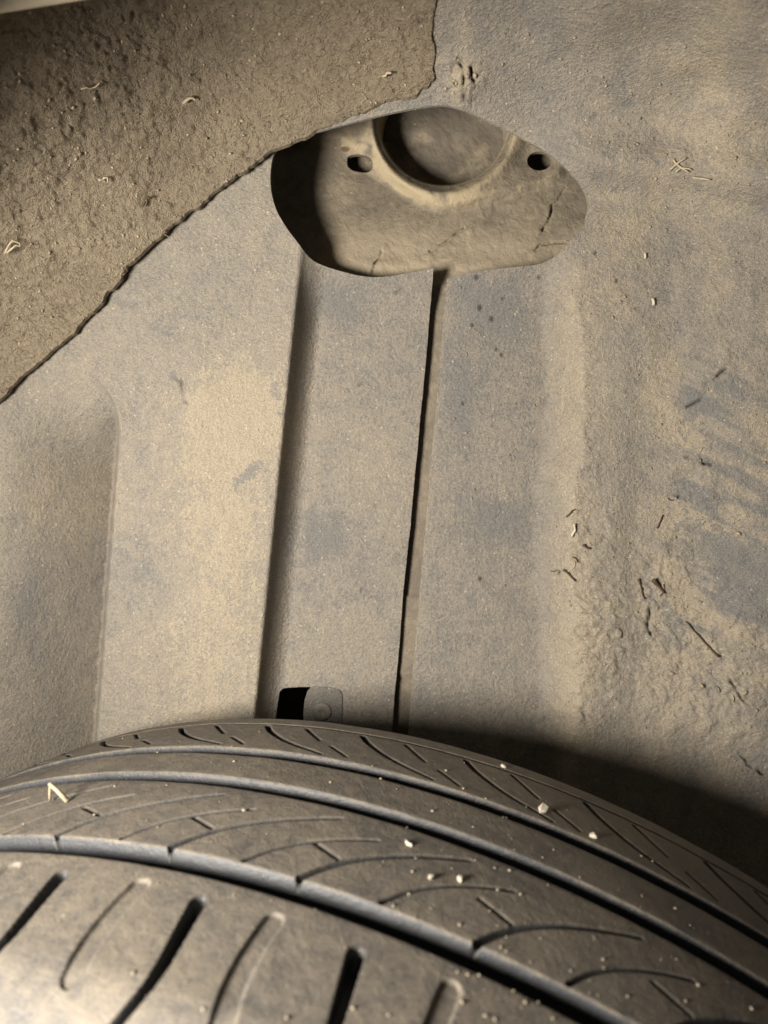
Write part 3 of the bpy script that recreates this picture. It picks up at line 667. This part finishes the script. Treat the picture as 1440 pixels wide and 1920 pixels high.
bit_on(RD, [(1092, 1022), (1100, 1027), (1106, 1028)], (.001, .0006), .0006, .0003, 'dark_crumb', M_TWIG, 'tiny dark crumb just below the pale straw sliver', 'debris', 5)
bit_on(RD, [(1078, 982), (1077, 993), (1074, 1005)], (.0014, .001), .0005, .0006, 'straw_sliver', M_STONE, 'whitish straw sliver standing upright on the liner above dark crumbs', 'straw', 6)
bit_on(RD, [(1064, 968), (1070, 962), (1078, 957)], (.001, .0012), .0004, .0003, 'short_twig', M_TWIG, 'short dark twig just above the whitish straw sliver', 'twig', 7)
bit_on(RD, [(1232, 990), (1238, 975), (1242, 965)], (.0007, .0008), .0003, .0003, 'short_twig', M_TWIG, 'hair-thin brown twig above the bark flake', 'twig', 8)
for k, pts in enumerate([[(1256, 318), (1272, 306), (1286, 296)], [(1262, 300), (1276, 316), (1292, 322)], [(1268, 322), (1280, 312), (1298, 318)], [(1300, 331), (1318, 332), (1334, 334)]]):
    bit_on(RD, pts, (.0008, .0014), .0005, .0002, 'straw_bit', M_STRAW, 'pale straw bit in the small clump stuck below the arch roof', 'straw', 20+k, 'straw clump below the arch roof')
bit_on(RD, [(1222, 560), (1225, 567), (1224, 573)], (.001, .001), .0006, .0006, 'seed_husk', M_STONE, 'tiny pale husk on the mud spattered panel below the straw clump', 'debris', 30)
bit_on(RD, [(1208, 476), (1209, 481), (1209, 486)], (.001, .001), .0006, .0005, 'seed_husk', M_STONE, 'tiny white husk between the straw clump and the pale husk', 'debris', 31)
bit_on(FD, [(342, 186), (352, 181), (362, 176)], (.0022, .003), .0006, .0005, 'straw_chip', M_STRAW, 'pale flat straw chip lying on the middle of the felt liner', 'straw', 32)
bit_on(FD, [(155, 162), (170, 154), (182, 146)], (.0022, .003), .0003, .0003, 'straw_fibre', M_STRAW, 'thin straw fibre on the shadowed upper felt', 'straw', 33)
bit_on(FD, [(262, 385), (270, 378), (278, 368)], (.0022, .003), .0005, .0003, 'short_twig', M_TWIG, 'small dark splinter on the felt liner above its ragged edge', 'twig', 34)
bit_on(FD, [(4, 470), (8, 452), (22, 442), (34, 446), (28, 460), (14, 466)], (.002, .004), .0004, .0003, 'grass_loop', M_STRAW, 'looped dry grass blade caught in the felt liner', 'straw', 35)
bit_on(FD, [(720, 135), (728, 131), (735, 128)], (.002, .003), .0005, .0004, 'straw_chip', M_STRAW, 'small straw chip on felt close to the upright seam', 'straw', 36)
bit_on(FD, [(180, 335), (190, 334), (202, 336)], (.002, .003), .0005, .0004, 'straw_chip', M_STRAW, 'pale straw chip on felt between the looped grass and the dark splinter', 'straw', 37)
rr = np.random.default_rng(99)
for k in range(9):
    cx, cy = [(1075, 1070), (1220, 1110), (1300, 900), (1340, 1290)][k % 4]; px, py = cx+rr.normal(0, 34), cy+rr.normal(0, 40); a = rr.uniform(0, 3.14); L = rr.uniform(5, 12)
    bit_on(RD, [(px, py), (px+L*math.cos(a), py+L*math.sin(a)), (px+2*L*math.cos(a+.5), py+2*L*math.sin(a+.5))], (.0002, .0007), .00028, .0002, 'rootlet', M_TWIG if k % 3 else M_STRAW, 'hair-thin dry rootlet half stuck in caked mud on the liner', 'debris', 300+k, 'rootlets in the caked mud')
for k in range(9):                                                       # crumbs of the mud clod above the opening
    px, py = 862+rr.normal(0, 17), 148+rr.normal(0, 20); p, n = surf(RD, [px], [py])
    put('mud_crumb', *rock(p[0], n[0], rr.uniform(.0008, .0020), 200+k), M_MUD, 'crumb of dried mud in the clod at the top of the opening', 'mud', 'mud clod above the opening')
for k, (px, py) in enumerate([(1258, 1262), (1316, 1285), (1380, 1280), (1395, 1298), (1390, 1310), (1384, 1000)]):
    p, n = surf(RD, [px], [py]); put('mud_pellet', *rock(p[0], n[0], rr.uniform(.0016, .0030), 260+k), M_MUD, 'round pellet of dried mud below the thin twig on the liner', 'mud', 'mud pellets on the liner')
# on the tyre
p, n = tyre_pt(1020, 1521); put('pale_pebble', *rock(p, n, .0042, 5), M_STONE, 'pale pebble resting on the inner shoulder of the tyre tread', 'pebble')
p, n = tyre_pt(1112, 1570); put('pale_pebble', *rock(p, n, .0024, 6), M_STONE, 'small white pebble on the tread next to the larger pale pebble', 'pebble')
p, n = tyre_pt(766, 1584); put('pale_pebble', *rock(p, n, .0020, 8), M_STONE, 'tiny white pebble on the middle tread rib', 'pebble')
p, n = tyre_pt(808, 1648); put('pale_pebble', *rock(p, n, .0022, 9), M_STONE, 'tiny tan pebble beside a curved sipe of the middle rib', 'pebble')
p, n = tyre_pt(862, 1650); put('pale_pebble', *rock(p, n, .0022, 10), M_STONE, 'tiny pale pebble beside a twin pebble of the middle rib', 'pebble')
p, n = tyre_pt(944, 1438); put('pale_pebble', *rock(p, n, .0020, 11), M_STONE, 'tiny white pebble at the far edge of the tread', 'pebble')
a0, n = tyre_pt(127, 1504); a1, _ = tyre_pt(94, 1502)
tip = a0+n*.0055+np.array([-.0055, 0, 0]); 
put('straw_stub', *stick(np.array([a0+n*.0003, (a0+tip)/2+n*.0004, tip]), .0007, .0006, 41), M_STRAW, 'broken pale straw stub standing on the tyre tread', 'straw', None, True)
put('straw_stub', *stick(np.array([a1+n*.0002, (a1+tip)/2, tip-n*.0008]), .0004, .0004, 42), M_STRAW, 'thin splinter propping the broken straw stub on the tyre', 'straw', None, True)
# grit too fine to count
def grit(name, p, n, seed, label, lo_s, hi_s, mat):
    r3 = np.random.default_rng(seed); VV = []; FF = []; c = 0
    for k in range(len(p)):
        V, Fq = rock(p[k], n[k], lo_s+(hi_s-lo_s)*r3.random()**3, seed*1000+k); VV.append(V); FF.append(Fq+c); c += len(V)
    o = mesh(name, np.concatenate(VV), np.concatenate(FF), mat, None, False, None, True); o['kind'] = 'stuff'; return tag(o, label, 'grit')
r3 = np.random.default_rng(3); gx_, gy_ = r3.uniform(0, 1440, 1300), r3.uniform(1360, 1915, 1300); st = tyre_st(gx_, gy_)
ok = (r3.random(1300) < .55) & (st[:, 1] > .008) & (st[:, 1] < .145) & (tread_depth(st[:, 0], st[:, 1]) < .0004) & (r3.random(1300) < .25+.75*np.exp(-((gx_-900)/320.)**2)); st = st[ok]
an = st[:, 0]/R0; R = tyre_R(st[:, 1]); nn = np.stack([-np.sin(an), an*0, np.cos(an)], 1)
grit('tread_grit', np.stack([-R*np.sin(an), -st[:, 1], R*np.cos(an)+R0], 1), nn, 3, 'fine pale grit scattered over the tyre tread', .00025, .0010, M_GRIT)
r3 = np.random.default_rng(4); gx_, gy_ = r3.uniform(850, 1440, 900), r3.uniform(60, 1500, 900); ok = ~((gx_ < 1110) & (gy_ > 190) & (gy_ < 520))
grit('liner_grit', *surf(RD, gx_[ok], gy_[ok]), 4, 'fine grit stuck to the mud spattered liner panel', .0003, .0014, M_MUD)
r3 = np.random.default_rng(8); gx_, gy_ = r3.uniform(-40, 780, 500), r3.uniform(560, 1340, 500); ok = gx_ < crest(gy_)-10
grit('dust_grain', *surf(LD, gx_[ok], gy_[ok]), 8, 'fine sand grains stuck to the raised plateau of the plastic panel', .0002, .0009, M_GRIT)
r3 = np.random.default_rng(6); gx_, gy_ = r3.uniform(-40, 800, 1100), r3.uniform(0, 740, 1100); ok = inside(np.stack([gx_, gy_], 1), felt_outer)
grit('felt_grit', *surf(FD, gx_[ok], gy_[ok]), 6, 'crumbs of dry soil caught in the felt liner', .0003, .0015, M_FIB)
